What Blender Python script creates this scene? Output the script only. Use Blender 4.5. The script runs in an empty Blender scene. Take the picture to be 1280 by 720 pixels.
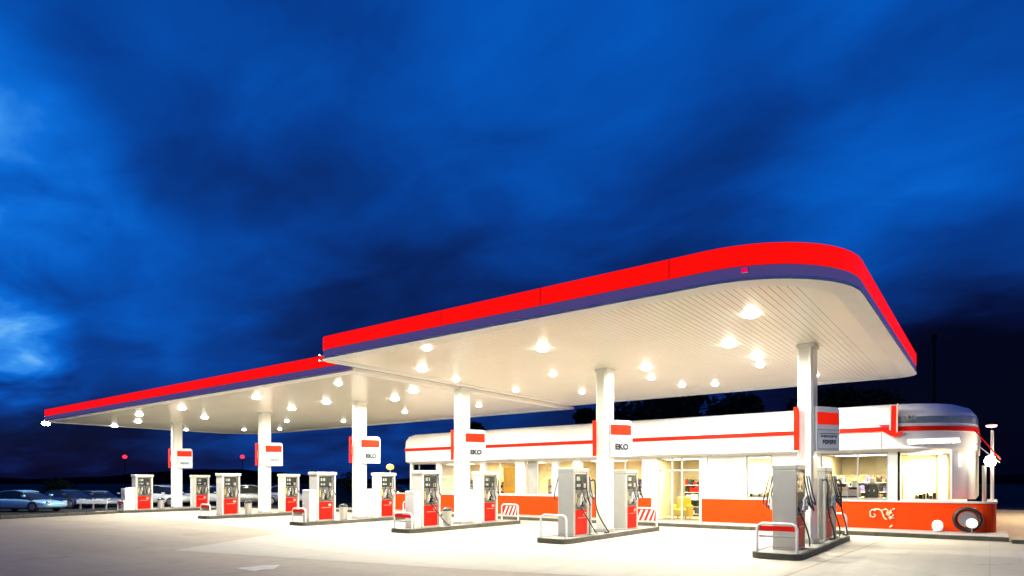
import bpy, bmesh, math, random
from mathutils import Vector, Matrix
R = math.radians
PI = math.pi
random.seed(7)
scn = bpy.context.scene
COL = scn.collection

# ------------------------------------------------------------------ materials
def mat(name, col, rough=0.6, metal=0.0, emit=None, estr=0.0, noise=0.0, nscale=3.0, bump=0.0, bscale=40.0, coat=0.0, spec=0.5):
    m = bpy.data.materials.new(name); m.use_nodes = True
    nt = m.node_tree; b = nt.nodes['Principled BSDF']
    b.inputs['Base Color'].default_value = (*col, 1)
    b.inputs['Roughness'].default_value = rough
    b.inputs['Metallic'].default_value = metal
    b.inputs['Coat Weight'].default_value = coat
    b.inputs['Specular IOR Level'].default_value = spec
    tc = nt.nodes.new('ShaderNodeTexCoord')
    if noise:
        n = nt.nodes.new('ShaderNodeTexNoise'); n.inputs['Scale'].default_value = nscale
        n.inputs['Detail'].default_value = 6
        r = nt.nodes.new('ShaderNodeMapRange'); r.inputs[1].default_value = .3; r.inputs[2].default_value = .7
        r.inputs[3].default_value = 1 - noise; r.inputs[4].default_value = 1 + noise * .5
        mx = nt.nodes.new('ShaderNodeVectorMath'); mx.operation = 'SCALE'
        mx.inputs[0].default_value = col
        nt.links.new(tc.outputs['Object'], n.inputs['Vector'])
        nt.links.new(n.outputs['Fac'], r.inputs[0]); nt.links.new(r.outputs[0], mx.inputs['Scale'])
        nt.links.new(mx.outputs[0], b.inputs['Base Color'])
    if bump:
        n2 = nt.nodes.new('ShaderNodeTexNoise'); n2.inputs['Scale'].default_value = bscale
        bp = nt.nodes.new('ShaderNodeBump'); bp.inputs['Strength'].default_value = bump; bp.inputs['Distance'].default_value = .02
        nt.links.new(tc.outputs['Object'], n2.inputs['Vector'])
        nt.links.new(n2.outputs['Fac'], bp.inputs['Height']); nt.links.new(bp.outputs[0], b.inputs['Normal'])
    if emit:
        b.inputs['Emission Color'].default_value = (*emit, 1); b.inputs['Emission Strength'].default_value = estr
    return m

def glass_mat(name, tint=(.9, .95, .95), refl=.1, rough=.03):
    m = bpy.data.materials.new(name); m.use_nodes = True
    nt = m.node_tree; nt.nodes.clear()
    o = nt.nodes.new('ShaderNodeOutputMaterial'); t = nt.nodes.new('ShaderNodeBsdfTransparent')
    g = nt.nodes.new('ShaderNodeBsdfGlossy'); mx = nt.nodes.new('ShaderNodeMixShader')
    fr = nt.nodes.new('ShaderNodeFresnel'); fr.inputs[0].default_value = 1.45
    t.inputs[0].default_value = (*tint, 1); g.inputs['Roughness'].default_value = rough
    nt.links.new(fr.outputs[0], mx.inputs[0])
    nt.links.new(t.outputs[0], mx.inputs[1]); nt.links.new(g.outputs[0], mx.inputs[2]); nt.links.new(mx.outputs[0], o.inputs[0])
    return m

M = {}
M['white'] = mat('white_paint', (.82, .82, .79), .45, noise=.04, nscale=1.5)
M['soffit'] = mat('soffit_metal', (.88, .85, .73), .3, noise=.03, nscale=.8)
M['soffit_gloss'] = mat('soffit_gloss_metal', (.89, .87, .77), .24, noise=.03, nscale=.8, spec=.4)
M['backing'] = mat('soffit_joint', (.42, .39, .32), .7, noise=.1)
M['column'] = mat('column_cladding', (.86, .86, .80), .28, noise=.03, coat=.3)
M['fascia_red'] = mat('illuminated_red_acrylic', (.75, .006, .002), .5, emit=(1.0, .004, .001), estr=.86, noise=.05, spec=.12)
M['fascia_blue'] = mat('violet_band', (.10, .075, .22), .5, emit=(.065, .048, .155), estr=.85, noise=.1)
M['sign_red'] = mat('lit_red_sign', (.8, .02, .004), .5, emit=(1.0, .02, .004), estr=.45, noise=.05, spec=.1)
M['sign_white'] = mat('lit_white_sign', (.56, .60, .64), .4, emit=(.9, .93, 1), estr=.06, noise=.05, nscale=5)
M['dark_gap'] = mat('shadow_gap', (.02, .015, .02), .6)
M['orange'] = mat('orange_red_wall', (.88, .055, .002), .5, noise=.06, nscale=1.2, spec=.12)
M['stripe'] = mat('red_stripe', (.72, .012, .004), .5, noise=.05, spec=.1)
M['red'] = mat('red_enamel', (.74, .010, .003), .4, noise=.08, spec=.15)
M['grey'] = mat('light_grey_panel', (.42, .42, .39), .38, metal=.15, noise=.06, bump=.03)
M['steel'] = mat('brushed_steel', (.55, .55, .52), .3, metal=.7, noise=.1)
M['cream'] = mat('pump_cream', (.74, .73, .66), .4, noise=.05)
M['black'] = mat('black_rubber', (.018, .018, .018), .55)
M['screen'] = mat('dark_display', (.03, .035, .035), .18)
M['holster'] = mat('holster_grey', (.13, .13, .12), .5, noise=.2)
M['lcd'] = mat('lcd', (.35, .4, .33), .3)
M['kerb'] = mat('dark_kerb_stone', (.085, .082, .062), .8, noise=.3, nscale=5, bump=.3)
M['island'] = mat('island_concrete', (.30, .29, .25), .85, noise=.2, bump=.2)
M['pavement'] = mat('pavement_concrete', (.42, .41, .36), .85, noise=.15, nscale=2, bump=.2)
M['lamp'] = mat('lamp_lens', (.9, .88, .8), .3, emit=(1, .93, .80), estr=14)
M['lamp_hot'] = mat('flood_lens', (.9, .88, .8), .3, emit=(1, .93, .80), estr=30)
M['redlamp'] = mat('red_beacon_lens', (.8, .02, .02), .3, emit=(1, .015, .03), estr=3.5)
M['yellow'] = mat('yellow_plastic', (.8, .55, .05), .4, noise=.1)
M['amber'] = mat('amber_poster', (.85, .40, .03), .5, emit=(1, .42, .04), estr=.35, noise=.3, nscale=2)
M['interior'] = mat('interior_wall', (.62, .53, .34), .8, noise=.1)
M['ifloor'] = mat('interior_tiles', (.45, .36, .22), .35, noise=.15)
M['wood'] = mat('brown_wood', (.22, .13, .06), .5, noise=.3, nscale=8)
M['frost'] = mat('frosted_panel', (.72, .74, .72), .3, noise=.08, nscale=1.5, coat=.3)
M['curtain'] = mat('grey_blind', (.40, .40, .36), .7, noise=.15)
M['beige'] = mat('beige_blind', (.72, .60, .38), .7, noise=.05)
M['ring'] = mat('tyre_dark', (.035, .012, .006), .45, noise=.4, nscale=12)
M['bark'] = mat('bark', (.05, .04, .03), .9, noise=.3, bump=.5)
M['darkmetal'] = mat('dark_mast', (.008, .008, .01), .8, spec=.1)
M['glass'] = glass_mat('window_glass')
M['carglass'] = mat('car_glass', (.01, .012, .015), .06, coat=.5)
M['tyre'] = mat('car_tyre', (.015, .015, .016), .8)
M['rim'] = mat('alloy_rim', (.5, .5, .5), .3, metal=.8)
M['chrome'] = mat('headlight_lens', (.7, .72, .75), .12, metal=.4)
M['tail'] = mat('tail_lens', (.4, .01, .01), .2)
M['cream_letter'] = mat('cream_letter', (.85, .72, .45), .4, noise=.05)
M['ink'] = mat('black_lettering', (.02, .02, .022), .5)

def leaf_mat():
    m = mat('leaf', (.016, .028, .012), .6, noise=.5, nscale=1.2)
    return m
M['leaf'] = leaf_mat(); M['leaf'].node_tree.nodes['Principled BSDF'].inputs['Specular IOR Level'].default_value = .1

def concrete(name, c0, c1, rough=.75, joints=True):
    m = bpy.data.materials.new(name); m.use_nodes = True
    nt = m.node_tree; b = nt.nodes['Principled BSDF']; L = nt.links
    tc = nt.nodes.new('ShaderNodeTexCoord')
    n1 = nt.nodes.new('ShaderNodeTexNoise'); n1.inputs['Scale'].default_value = .22; n1.inputs['Detail'].default_value = 8; n1.inputs['Roughness'].default_value = .62
    n2 = nt.nodes.new('ShaderNodeTexNoise'); n2.inputs['Scale'].default_value = 3.5; n2.inputs['Detail'].default_value = 8
    n3 = nt.nodes.new('ShaderNodeTexNoise'); n3.inputs['Scale'].default_value = 90; n3.inputs['Detail'].default_value = 3
    mp = nt.nodes.new('ShaderNodeMapping'); mp.inputs['Scale'].default_value = (.35, 1.6, 1); mp.inputs['Rotation'].default_value = (0, 0, R(8))
    L.new(tc.outputs['Object'], mp.inputs[0]); L.new(mp.outputs[0], n1.inputs['Vector'])
    L.new(tc.outputs['Object'], n2.inputs['Vector']); L.new(tc.outputs['Object'], n3.inputs['Vector'])
    a = nt.nodes.new('ShaderNodeMath'); a.operation = 'MULTIPLY_ADD'; a.inputs[1].default_value = .35
    L.new(n2.outputs['Fac'], a.inputs[0])
    s = nt.nodes.new('ShaderNodeMath'); s.operation = 'MULTIPLY'; s.inputs[1].default_value = .65
    L.new(n1.outputs['Fac'], s.inputs[0]); L.new(s.outputs[0], a.inputs[2])
    r = nt.nodes.new('ShaderNodeValToRGB'); r.color_ramp.elements[0].position = .36; r.color_ramp.elements[1].position = .64
    r.color_ramp.elements[0].color = (*c0, 1); r.color_ramp.elements[1].color = (*c1, 1)
    L.new(a.outputs[0], r.inputs[0])
    out = r.outputs[0]
    if joints:
        br = nt.nodes.new('ShaderNodeTexBrick'); br.offset = 0; br.inputs['Scale'].default_value = 1
        br.inputs['Brick Width'].default_value = 5; br.inputs['Row Height'].default_value = 5
        br.inputs['Mortar Size'].default_value = .008; br.inputs['Mortar Smooth'].default_value = .3
        br.inputs['Color1'].default_value = (1, 1, 1, 1); br.inputs['Color2'].default_value = (.975, .975, .97, 1); br.inputs['Mortar'].default_value = (.72, .71, .68, 1)
        L.new(tc.outputs['Object'], br.inputs['Vector'])
        mx = nt.nodes.new('ShaderNodeMix'); mx.data_type = 'RGBA'; mx.blend_type = 'MULTIPLY'; mx.inputs['Factor'].default_value = 1
        L.new(out, mx.inputs[6]); L.new(br.outputs['Color'], mx.inputs[7]); out = mx.outputs[2]
    n4 = nt.nodes.new('ShaderNodeTexNoise'); n4.inputs['Scale'].default_value = .9; n4.inputs['Detail'].default_value = 4; n4.inputs['Distortion'].default_value = 1.2
    L.new(tc.outputs['Object'], n4.inputs['Vector'])
    st = nt.nodes.new('ShaderNodeMapRange'); st.inputs[1].default_value = .60; st.inputs[2].default_value = .74; st.inputs[3].default_value = 1.0; st.inputs[4].default_value = .80
    L.new(n4.outputs['Fac'], st.inputs[0])
    n5 = nt.nodes.new('ShaderNodeTexNoise'); n5.inputs['Scale'].default_value = 1.0; n5.inputs['Detail'].default_value = 5
    mp5 = nt.nodes.new('ShaderNodeMapping'); mp5.inputs['Scale'].default_value = (2.6, .12, 1); L.new(tc.outputs['Object'], mp5.inputs[0]); L.new(mp5.outputs[0], n5.inputs['Vector'])
    st5 = nt.nodes.new('ShaderNodeMapRange'); st5.inputs[1].default_value = .5; st5.inputs[2].default_value = .75; st5.inputs[3].default_value = 1.0; st5.inputs[4].default_value = .86
    L.new(n5.outputs['Fac'], st5.inputs[0])
    mm = nt.nodes.new('ShaderNodeMath'); mm.operation = 'MULTIPLY'; L.new(st.outputs[0], mm.inputs[0]); L.new(st5.outputs[0], mm.inputs[1])
    sc5 = nt.nodes.new('ShaderNodeVectorMath'); sc5.operation = 'SCALE'; L.new(out, sc5.inputs[0]); L.new(mm.outputs[0], sc5.inputs['Scale']); out = sc5.outputs[0]
    L.new(out, b.inputs['Base Color'])
    rr = nt.nodes.new('ShaderNodeMapRange'); rr.inputs[3].default_value = rough - .2; rr.inputs[4].default_value = rough + .12
    L.new(n2.outputs['Fac'], rr.inputs[0]); L.new(rr.outputs[0], b.inputs['Roughness'])
    bp = nt.nodes.new('ShaderNodeBump'); bp.inputs['Strength'].default_value = .25; bp.inputs['Distance'].default_value = .01
    L.new(n3.outputs['Fac'], bp.inputs['Height']); L.new(bp.outputs[0], b.inputs['Normal'])
    return m
M['apron'] = concrete('worn_apron', (.245, .20, .14), (.37, .31, .225), joints=False)
M['slab'] = concrete('pale_forecourt_concrete', (.36, .335, .265), (.465, .435, .355))
M['slab2'] = concrete('side_lane_concrete', (.34, .318, .255), (.43, .40, .33))
M['asphalt'] = concrete('dark_ground', (.018, .018, .02), (.035, .035, .036), .88, joints=False)
M['asphalt'].node_tree.nodes['Principled BSDF'].inputs['Specular IOR Level'].default_value = .03
M['paint'] = mat('worn_white_paint', (.62, .59, .50), .7, noise=.25, nscale=4)

# ------------------------------------------------------------------ mesh builder
class MB:
    def __init__(s): s.bm = bmesh.new()
    def box(s, x0, x1, y0, y1, z0, z1, mtx=None, bev=0):
        r = bmesh.ops.create_cube(s.bm, size=1)
        vs = r['verts']
        for v in vs:
            v.co = Vector(((x0 + x1) / 2 + v.co.x * (x1 - x0), (y0 + y1) / 2 + v.co.y * (y1 - y0), (z0 + z1) / 2 + v.co.z * (z1 - z0)))
        if bev:
            es = list({e for v in vs for e in v.link_edges})
            rr = bmesh.ops.bevel(s.bm, geom=es, offset=bev, segments=2, profile=.5, affect='EDGES')
            vs = list({v for f in rr['faces'] for v in f.verts} | {v for v in vs if v.is_valid})
        if mtx is not None:
            bmesh.ops.transform(s.bm, matrix=mtx, verts=vs)
        return s
    def prism(s, pts, z0, z1, mtx=None):
        a = [s.bm.verts.new((p[0], p[1], z0)) for p in pts]; b = [s.bm.verts.new((p[0], p[1], z1)) for p in pts]
        n = len(pts)
        s.bm.faces.new(a[::-1]); s.bm.faces.new(b)
        for i in range(n): s.bm.faces.new((a[i], a[(i + 1) % n], b[(i + 1) % n], b[i]))
        if mtx is not None: bmesh.ops.transform(s.bm, matrix=mtx, verts=a + b)
        return s
    def ring(s, po, pi, z0, z1):
        n = len(po)
        A = [s.bm.verts.new((p[0], p[1], z0)) for p in po]; B = [s.bm.verts.new((p[0], p[1], z1)) for p in po]
        C = [s.bm.verts.new((p[0], p[1], z0)) for p in pi]; D = [s.bm.verts.new((p[0], p[1], z1)) for p in pi]
        for i in range(n):
            j = (i + 1) % n
            s.bm.faces.new((A[i], A[j], B[j], B[i])); s.bm.faces.new((C[j], C[i], D[i], D[j]))
            s.bm.faces.new((B[i], B[j], D[j], D[i])); s.bm.faces.new((A[j], A[i], C[i], C[j]))
        return s
    def loft(s, rings, cap=True):
        R_ = [[s.bm.verts.new(p) for p in r] for r in rings]
        n = len(rings[0])
        for a, b in zip(R_, R_[1:]):
            for i in range(n):
                j = (i + 1) % n
                s.bm.faces.new((a[i], a[j], b[j], b[i]))
        if cap:
            s.bm.faces.new(R_[0][::-1]); s.bm.faces.new(R_[-1])
        return s
    def cyl(s, p0, p1, r0, r1=None, n=16):
        return s.tube([p0, p1], r0, n, r1)
    def tube(s, pts, r, n=8, r1=None):
        pts = [Vector(p) for p in pts]
        rs = [r + ((r1 if r1 is not None else r) - r) * i / (len(pts) - 1) for i in range(len(pts))]
        rings = []
        up = None
        for i, p in enumerate(pts):
            t = (pts[min(i + 1, len(pts) - 1)] - pts[max(i - 1, 0)]).normalized()
            if up is None:
                up = Vector((0, 0, 1)) if abs(t.z) < .9 else Vector((1, 0, 0))
            a = t.cross(up).normalized(); b = a.cross(t).normalized(); up = b
            rings.append([p + (a * math.cos(2 * PI * k / n) + b * math.sin(2 * PI * k / n)) * rs[i] for k in range(n)])
        return s.loft(rings)
    def lathe(s, prof, n=24, center=(0, 0, 0), axis='Z'):
        rings = []
        for r, z in prof:
            ring = []
            for k in range(n):
                a = 2 * PI * k / n
                p = (r * math.cos(a), r * math.sin(a), z)
                if axis == 'Y': p = (p[0], p[2], p[1])
                if axis == 'X': p = (p[2], p[0], p[1])
                ring.append(Vector(p) + Vector(center))
            rings.append(ring)
        return s.loft(rings)
    def build(s, name, m, parent=None, smooth=False, loc=None):
        bmesh.ops.recalc_face_normals(s.bm, faces=s.bm.faces)
        me = bpy.data.meshes.new(name); s.bm.to_mesh(me); s.bm.free()
        me.materials.append(m if not isinstance(m, str) else M[m])
        if smooth:
            for p in me.polygons: p.use_smooth = True
            try: me.set_sharp_from_angle(angle=R(40))
            except Exception: pass
        o = bpy.data.objects.new(name, me); COL.objects.link(o)
        if parent: o.parent = parent
        if loc: o.location = loc
        return o

def thing(name, label, cat, loc=(0, 0, 0), rz=0, group=None):
    o = bpy.data.objects.new(name, None); COL.objects.link(o)
    o.empty_display_size = .2
    o.location = loc; o.rotation_euler = (0, 0, rz)
    o['label'] = label; o['category'] = cat
    if group: o['group'] = group
    return o
def tag(o, label, cat, group=None):
    o['label'] = label; o['category'] = cat
    if group: o['group'] = group
    return o
def struct(o): o['kind'] = 'structure'; return o
def dup(root, loc, rz=None, label=None):
    r = root.copy(); COL.objects.link(r); r.location = loc
    if rz is not None: r.rotation_euler = (0, 0, rz)
    if label: r['label'] = label
    def rec(src, dst):
        for ch in list(src.children):
            c = ch.copy(); COL.objects.link(c); c.parent = dst; rec(ch, c)
    rec(root, r)
    return r

def rrect(x0, x1, y0, y1, r, n=10, off=0):
    """r = radii for (x0y0, x1y0, x1y1, x0y1); off = inward offset"""
    out = []
    cs = [(x0, y0, 1, 1, 180), (x1, y0, -1, 1, 270), (x1, y1, -1, -1, 0), (x0, y1, 1, -1, 90)]
    for (cx, cy, sx, sy, a0), rr in zip(cs, r):
        c = (cx + sx * rr, cy + sy * rr); ro = max(rr - off, .001)
        if rr - off <= .001: c = (cx + sx * max(off, rr), cy + sy * max(off, rr))
        for k in range(n + 1):
            a = R(a0 + 90 * k / n)
            out.append((c[0] + ro * math.cos(a), c[1] + ro * math.sin(a)))
    return out

def text_mesh(name, body, size, m, parent, mtx, extrude=.006, bold=0.0):
    cu = bpy.data.curves.new(name, 'FONT'); cu.body = body; cu.size = size; cu.extrude = extrude; cu.offset = bold
    cu.align_x = 'CENTER'; cu.align_y = 'CENTER'; cu.resolution_u = 4
    t = bpy.data.objects.new(name + '_tmp', cu); COL.objects.link(t)
    dg = bpy.context.evaluated_depsgraph_get()
    me = bpy.data.meshes.new_from_object(t.evaluated_get(dg))
    bpy.data.objects.remove(t)
    me.transform(mtx); me.materials.clear(); me.materials.append(M[m])
    me.name = name
    o = bpy.data.objects.new(name, me); COL.objects.link(o); o.parent = parent
    return o
FACE_NEG_Y = Matrix.Rotation(R(90), 4, 'X')       # text standing upright, read from -Y side

# ------------------------------------------------------------------ camera
cam = bpy.data.cameras.new('camera'); co = bpy.data.objects.new('camera', cam); COL.objects.link(co)
co.location = (0, 0, 1.8); co.rotation_euler = (R(90), 0, R(37.1))
cam.sensor_width = 36; cam.lens = 790 * 36 / 1280; cam.shift_y = 242 / 1280; cam.clip_end = 3000
scn.camera = co
SA, CA = math.sin(R(37.1 + 0)), math.cos(R(37.1))
def inv(px, py, z):
    Z = 790 * (z - 1.8) / (602 - py); X = (px - 640) / 790 * Z
    return (CA * X - SA * Z, SA * X + CA * Z)
def atZ(px, Z):
    X = (px - 640) / 790 * Z
    return (CA * X - SA * Z, SA * X + CA * Z)
def direc(px, py):
    X = (px - 640) / 790; V = (602 - py) / 790
    return Vector((CA * X - SA, SA * X + CA, V)).normalized()

# ------------------------------------------------------------------ sky
w = bpy.data.worlds.new('World'); scn.world = w; w.use_nodes = True
nt = w.node_tree; nt.nodes.clear(); L = nt.links
def N(t, **k):
    n = nt.nodes.new(t)
    for a, b in k.items(): setattr(n, a, b)
    return n
out = N('ShaderNodeOutputWorld'); bg = N('ShaderNodeBackground'); L.new(bg.outputs[0], out.inputs[0])
tc = N('ShaderNodeTexCoord'); D = tc.outputs['Generated']
sx = N('ShaderNodeSeparateXYZ'); L.new(D, sx.inputs[0])
def math_(op, a, b=None, c=None, clamp=False):
    n = N('ShaderNodeMath', operation=op, use_clamp=clamp)
    for i, v in enumerate((a, b, c)):
        if v is None: continue
        if isinstance(v, (int, float)): n.inputs[i].default_value = v
        else: L.new(v, n.inputs[i])
    return n.outputs[0]
# cloud-plane coordinates (a real flat cloud deck seen in perspective)
zz = math_('ADD', math_('MAXIMUM', sx.outputs[2], 0.0), .22)
cx = math_('DIVIDE', sx.outputs[0], zz); cy = math_('DIVIDE', sx.outputs[1], zz)
cb = N('ShaderNodeCombineXYZ'); L.new(cx, cb.inputs[0]); L.new(cy, cb.inputs[1])
mp = N('ShaderNodeMapping'); mp.inputs['Rotation'].default_value = (0, 0, R(-20)); mp.inputs['Scale'].default_value = (1, 1.5, 1); mp.inputs['Location'].default_value = (3.3, 1.2, 0)
L.new(cb.outputs[0], mp.inputs[0])
n1 = N('ShaderNodeTexNoise'); n1.inputs['Scale'].default_value = .95; n1.inputs['Detail'].default_value = 5; n1.inputs['Roughness'].default_value = .5; n1.inputs['Distortion'].default_value = .35
L.new(mp.outputs[0], n1.inputs['Vector'])
n2 = N('ShaderNodeTexNoise'); n2.inputs['Scale'].default_value = 2.6; n2.inputs['Detail'].default_value = 6; n2.inputs['Roughness'].default_value = .52; n2.inputs['Distortion'].default_value = .5
L.new(mp.outputs[0], n2.inputs['Vector'])
acc = math_('MULTIPLY_ADD', math_('SUBTRACT', n1.outputs['Fac'], .5), .42, .375)
acc = math_('MULTIPLY_ADD', math_('SUBTRACT', n2.outputs['Fac'], .5), .29, acc)
nz = math_('MULTIPLY_ADD', math_('SUBTRACT', n2.outputs['Fac'], .5), 3.2, 1.0, )
nz = math_('MINIMUM', math_('MAXIMUM', nz, 0.0), 1.6)
# broad openings and thick banks of the cloud deck: (pixel direction, angular radius deg, amount, textured)
for px, py, rad, amp, tex in [(-5, 205, 5.5, .17, 1), (60, 110, 12, .07, 0), (-10, 430, 3.5, .20, 1), (40, 466, 3, .10, 1), (560, 70, 15, .17, 0), (930, 40, 16, .13, 0),
                              (150, 190, 13, .07, 0), (250, 15, 10, -.12, 0), (640, 260, 17, -.17, 0), (270, 410, 13, -.04, 0), (1130, 330, 9, .07, 0),
                              (1280, 640, 13, -.40, 0), (1230, 370, 10, .04, 0), (1100, 640, 13, -.22, 0), (60, 640, 9, -.17, 0), (400, 620, 12, .03, 0), (980, 260, 11, -.06, 0), (100, 330, 8, -.02, 0), (1250, 60, 12, -.02, 0)]:
    d = direc(px, py)
    dp = N('ShaderNodeVectorMath', operation='DOT_PRODUCT'); L.new(D, dp.inputs[0]); dp.inputs[1].default_value = d
    mr = N('ShaderNodeMapRange', interpolation_type='SMOOTHSTEP'); L.new(dp.outputs['Value'], mr.inputs[0])
    mr.inputs[1].default_value = math.cos(R(rad * 1.7)); mr.inputs[2].default_value = 1.0; mr.inputs[3].default_value = 0; mr.inputs[4].default_value = amp
    v = mr.outputs[0]
    if tex: v = math_('MULTIPLY', v, nz)
    acc = math_('ADD', acc, v)
el = N('ShaderNodeMapRange'); L.new(sx.outputs[2], el.inputs[0]); el.inputs[1].default_value = -.02; el.inputs[2].default_value = .16; el.inputs[3].default_value = -.09; el.inputs[4].default_value = 0
acc = math_('ADD', acc, el.outputs[0])
cr = N('ShaderNodeValToRGB'); L.new(acc, cr.inputs[0]); e = cr.color_ramp.elements
e[0].position = 0.0; e[0].color = (.0006, .0012, .008, 1)
e[1].position = 1.0; e[1].color = (.42, .68, .92, 1)
for p, c in [(.12, (.0012, .004, .032)), (.26, (.002, .018, .12)), (.38, (.0015, .042, .26)), (.50, (.0012, .082, .44)), (.62, (.003, .135, .61)), (.76, (.035, .26, .78)), (.88, (.18, .48, .88))]:
    q = e.new(p); q.color = (*c, 1)
sky = N('ShaderNodeTexSky'); sky.sky_type = 'NISHITA'; sky.sun_disc = False; sky.sun_elevation = R(-3); sky.sun_rotation = R(-75); sky.ozone_density = 4
sc_ = N('ShaderNodeVectorMath', operation='SCALE'); L.new(sky.outputs[0], sc_.inputs[0]); sc_.inputs['Scale'].default_value = .03
ad = N('ShaderNodeVectorMath', operation='ADD'); L.new(cr.outputs[0], ad.inputs[0]); L.new(sc_.outputs[0], ad.inputs[1])
L.new(ad.outputs[0], bg.inputs[0]); bg.inputs[1].default_value = 1.0
sl = bpy.data.lights.new('sun', 'SUN'); sl.energy = .03; sl.angle = R(12); sl.color = (.8, .85, 1)
so = bpy.data.objects.new('sun', sl); COL.objects.link(so); so.rotation_euler = (R(70), 0, R(75))

# ------------------------------------------------------------------ ground
def sheet(name, pts, z, m):
    b = MB(); vs = [b.bm.verts.new((p[0], p[1], z)) for p in pts]; b.bm.faces.new(vs)
    o = b.build(name, m)
    for p in o.data.polygons:
        if p.normal.z < 0: p.flip()
    return struct(o)
sheet('ground', [(-1500, -200), (1500, -200), (1500, 1500), (-1500, 1500)], 0, 'asphalt')
sheet('forecourt', [(-36.2, -14), (14, -14), (14, 23.9), (-46, 23.9), (-46, 17.5), (-39.8, 16.6), (-37.4, 9.0)], .004, 'apron')
sheet('concrete_slab', [(-17.0, 7.86), (-10.08, 9.35), (-3.2, 11.3), (-2.57, 23.6), (-43, 23.6), (-43, 15.2), (-19.99, 13.18)], .008, 'slab')
sheet('concrete_lane', [(-3.14, 11.3), (9, 14.8), (13, 23.6), (-2.51, 23.6)], .008, 'slab2')
# painted arrow on the apron
b = MB()
cx0, cy0 = inv(322, 710, 0)
pts = [inv(295, 711, 0), inv(318, 715, 0), inv(325, 713.2, 0), inv(342, 712.2, 0), inv(350, 706.6, 0), inv(326, 707.6, 0), inv(318, 708.6, 0)]
sheet('road_arrow', pts, .012, 'paint')
# rear lane right of the shop
sheet('rear_lane', [(.45, 24.2), (14, 24.2), (22, 51), (-1, 51)], .006, 'apron')

def pavement(name, x0, x1, y0, y1):
    b = MB(); b.box(x0, x1, y0 + .16, y1, -.1, .13); o = struct(b.build(name, 'pavement'))
    b = MB()
    x = x0
    while x < x1 - .01:
        b.box(x, min(x + .99, x1), y0, y0 + .155, -.1, .135, bev=.015); x += 1
    struct(b.build('kerb', 'kerb'))
pavement('pavement', -33, .45, 23.9, 27.0)
b = MB()
x = .5
while x < 12: b.box(x, x + .99, 23.3, 23.45, -.1, .12, bev=.015); x += 1
struct(b.build('kerb', 'kerb'))
# left verge kerb
b = MB()
p0 = Vector((-37.2, 4.5)); p1 = Vector((-39.9, 16.4)); n = 12
for i in range(n):
    a = p0.lerp(p1, i / n); c = p0.lerp(p1, (i + .98) / n); d = (c - a); ang = math.atan2(d.y, d.x)
    b.box(0, d.length, -.08, .08, -.1, .14, mtx=Matrix.Translation((a.x, a.y, 0)) @ Matrix.Rotation(ang, 4, 'Z'), bev=.015)
struct(b.build('kerb', 'kerb'))

# ------------------------------------------------------------------ canopies
def canopy(name, label, x0, x1, y0, y1, rad, zs, flip=False):
    t = thing(name, label, 'canopy', ((x0 + x1) / 2, (y0 + y1) / 2, 0))
    ox, oy = -(x0 + x1) / 2, -(y0 + y1) / 2
    def outl(off): return [(p[0] + ox, p[1] + oy) for p in rrect(x0, x1, y0, y1, rad, 12, off)]
    MB().ring(outl(0), outl(.14), zs + .28, zs + .655).build('red_fascia', 'fascia_red', t, True)
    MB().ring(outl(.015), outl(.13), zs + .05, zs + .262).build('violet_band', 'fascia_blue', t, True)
    MB().ring(outl(.05), outl(.15), zs + .262, zs + .28).build('joint_strip', 'dark_gap', t)
    MB().ring(outl(-.012), outl(.42), zs - .012, zs + .05).build('edge_trim', 'white', t)
    # vertical joints of the fascia panels
    L_ = x1 - x0; k = 3; jm = mat('joint_red', (.2, .003, .002), .5)
    while k < L_ - 2.5:
        MB().box(x1 - k - .006 + ox, x1 - k + .006 + ox, y0 - .002 + oy, y0 + .05 + oy, zs + .282, zs + .653).build('panel_joint', jm, t); k += 3.05
    for yy in (y0 + 4, y0 + 7.5, y0 + 11):
        MB().box(x1 - .05 + ox, x1 + .002 + ox, yy - .006 + oy, yy + .006 + oy, zs + .282, zs + .653).build('panel_joint', jm, t)
    MB().prism(outl(.15), zs + .08, zs + .55).build('roof_deck', 'backing', t)
    # ceiling boards running front to back, clipped to the outline; plain border band
    b = MB(); o2 = rrect(x0, x1, y0, y1, rad, 12, .32)
    def yr(x):
        ys = []
        for i in range(len(o2)):
            p, q = o2[i], o2[(i + 1) % len(o2)]
            if (p[0] - x) * (q[0] - x) < 0:
                ys.append(p[1] + (q[1] - p[1]) * (x - p[0]) / (q[0] - p[0]))
        return (min(ys), max(ys)) if len(ys) > 1 else None
    x = x0 + .33
    wdt = .145
    while x < x1 - .33:
        border = x > x1 - .85
        ww = min(.5 if border else wdt, x1 - .325 - x)
        if ww < .03: break
        r1, r2 = yr(x + .002), yr(x + ww - .002)
        if r1 and r2:
            xa, xb = x + ox, x + ww - .010 + ox
            za = zs + .012 if not border else zs
            vs = [(xa, r1[0] + oy), (xb, r2[0] + oy), (xb, r2[1] + oy), (xa, r1[1] + oy)]
            b.prism(vs, za, zs + .07)
        x += ww
    b.build('ceiling_boards', 'soffit' if zs > 5.4 else 'soffit_gloss', t)
    return t, ox, oy
ZR, ZL = 5.49, 5.38
CX = [-3.95, -10.15, -16.45, -22.6, -30.2, -39.8]
canR, rox, roy = canopy('station_canopy', 'taller red edged canopy with rounded corner over the nearest pumps', -16.3, -2.0, 11.7, 26.2, (.5, 2.3, .7, .3), ZR)
canL, lox, loy = canopy('station_canopy', 'long lower red edged canopy running off toward the dark horizon', -45.5, -16.4, 13.1, 26.7, (1.2, .1, .1, 3.0), ZL)
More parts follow.
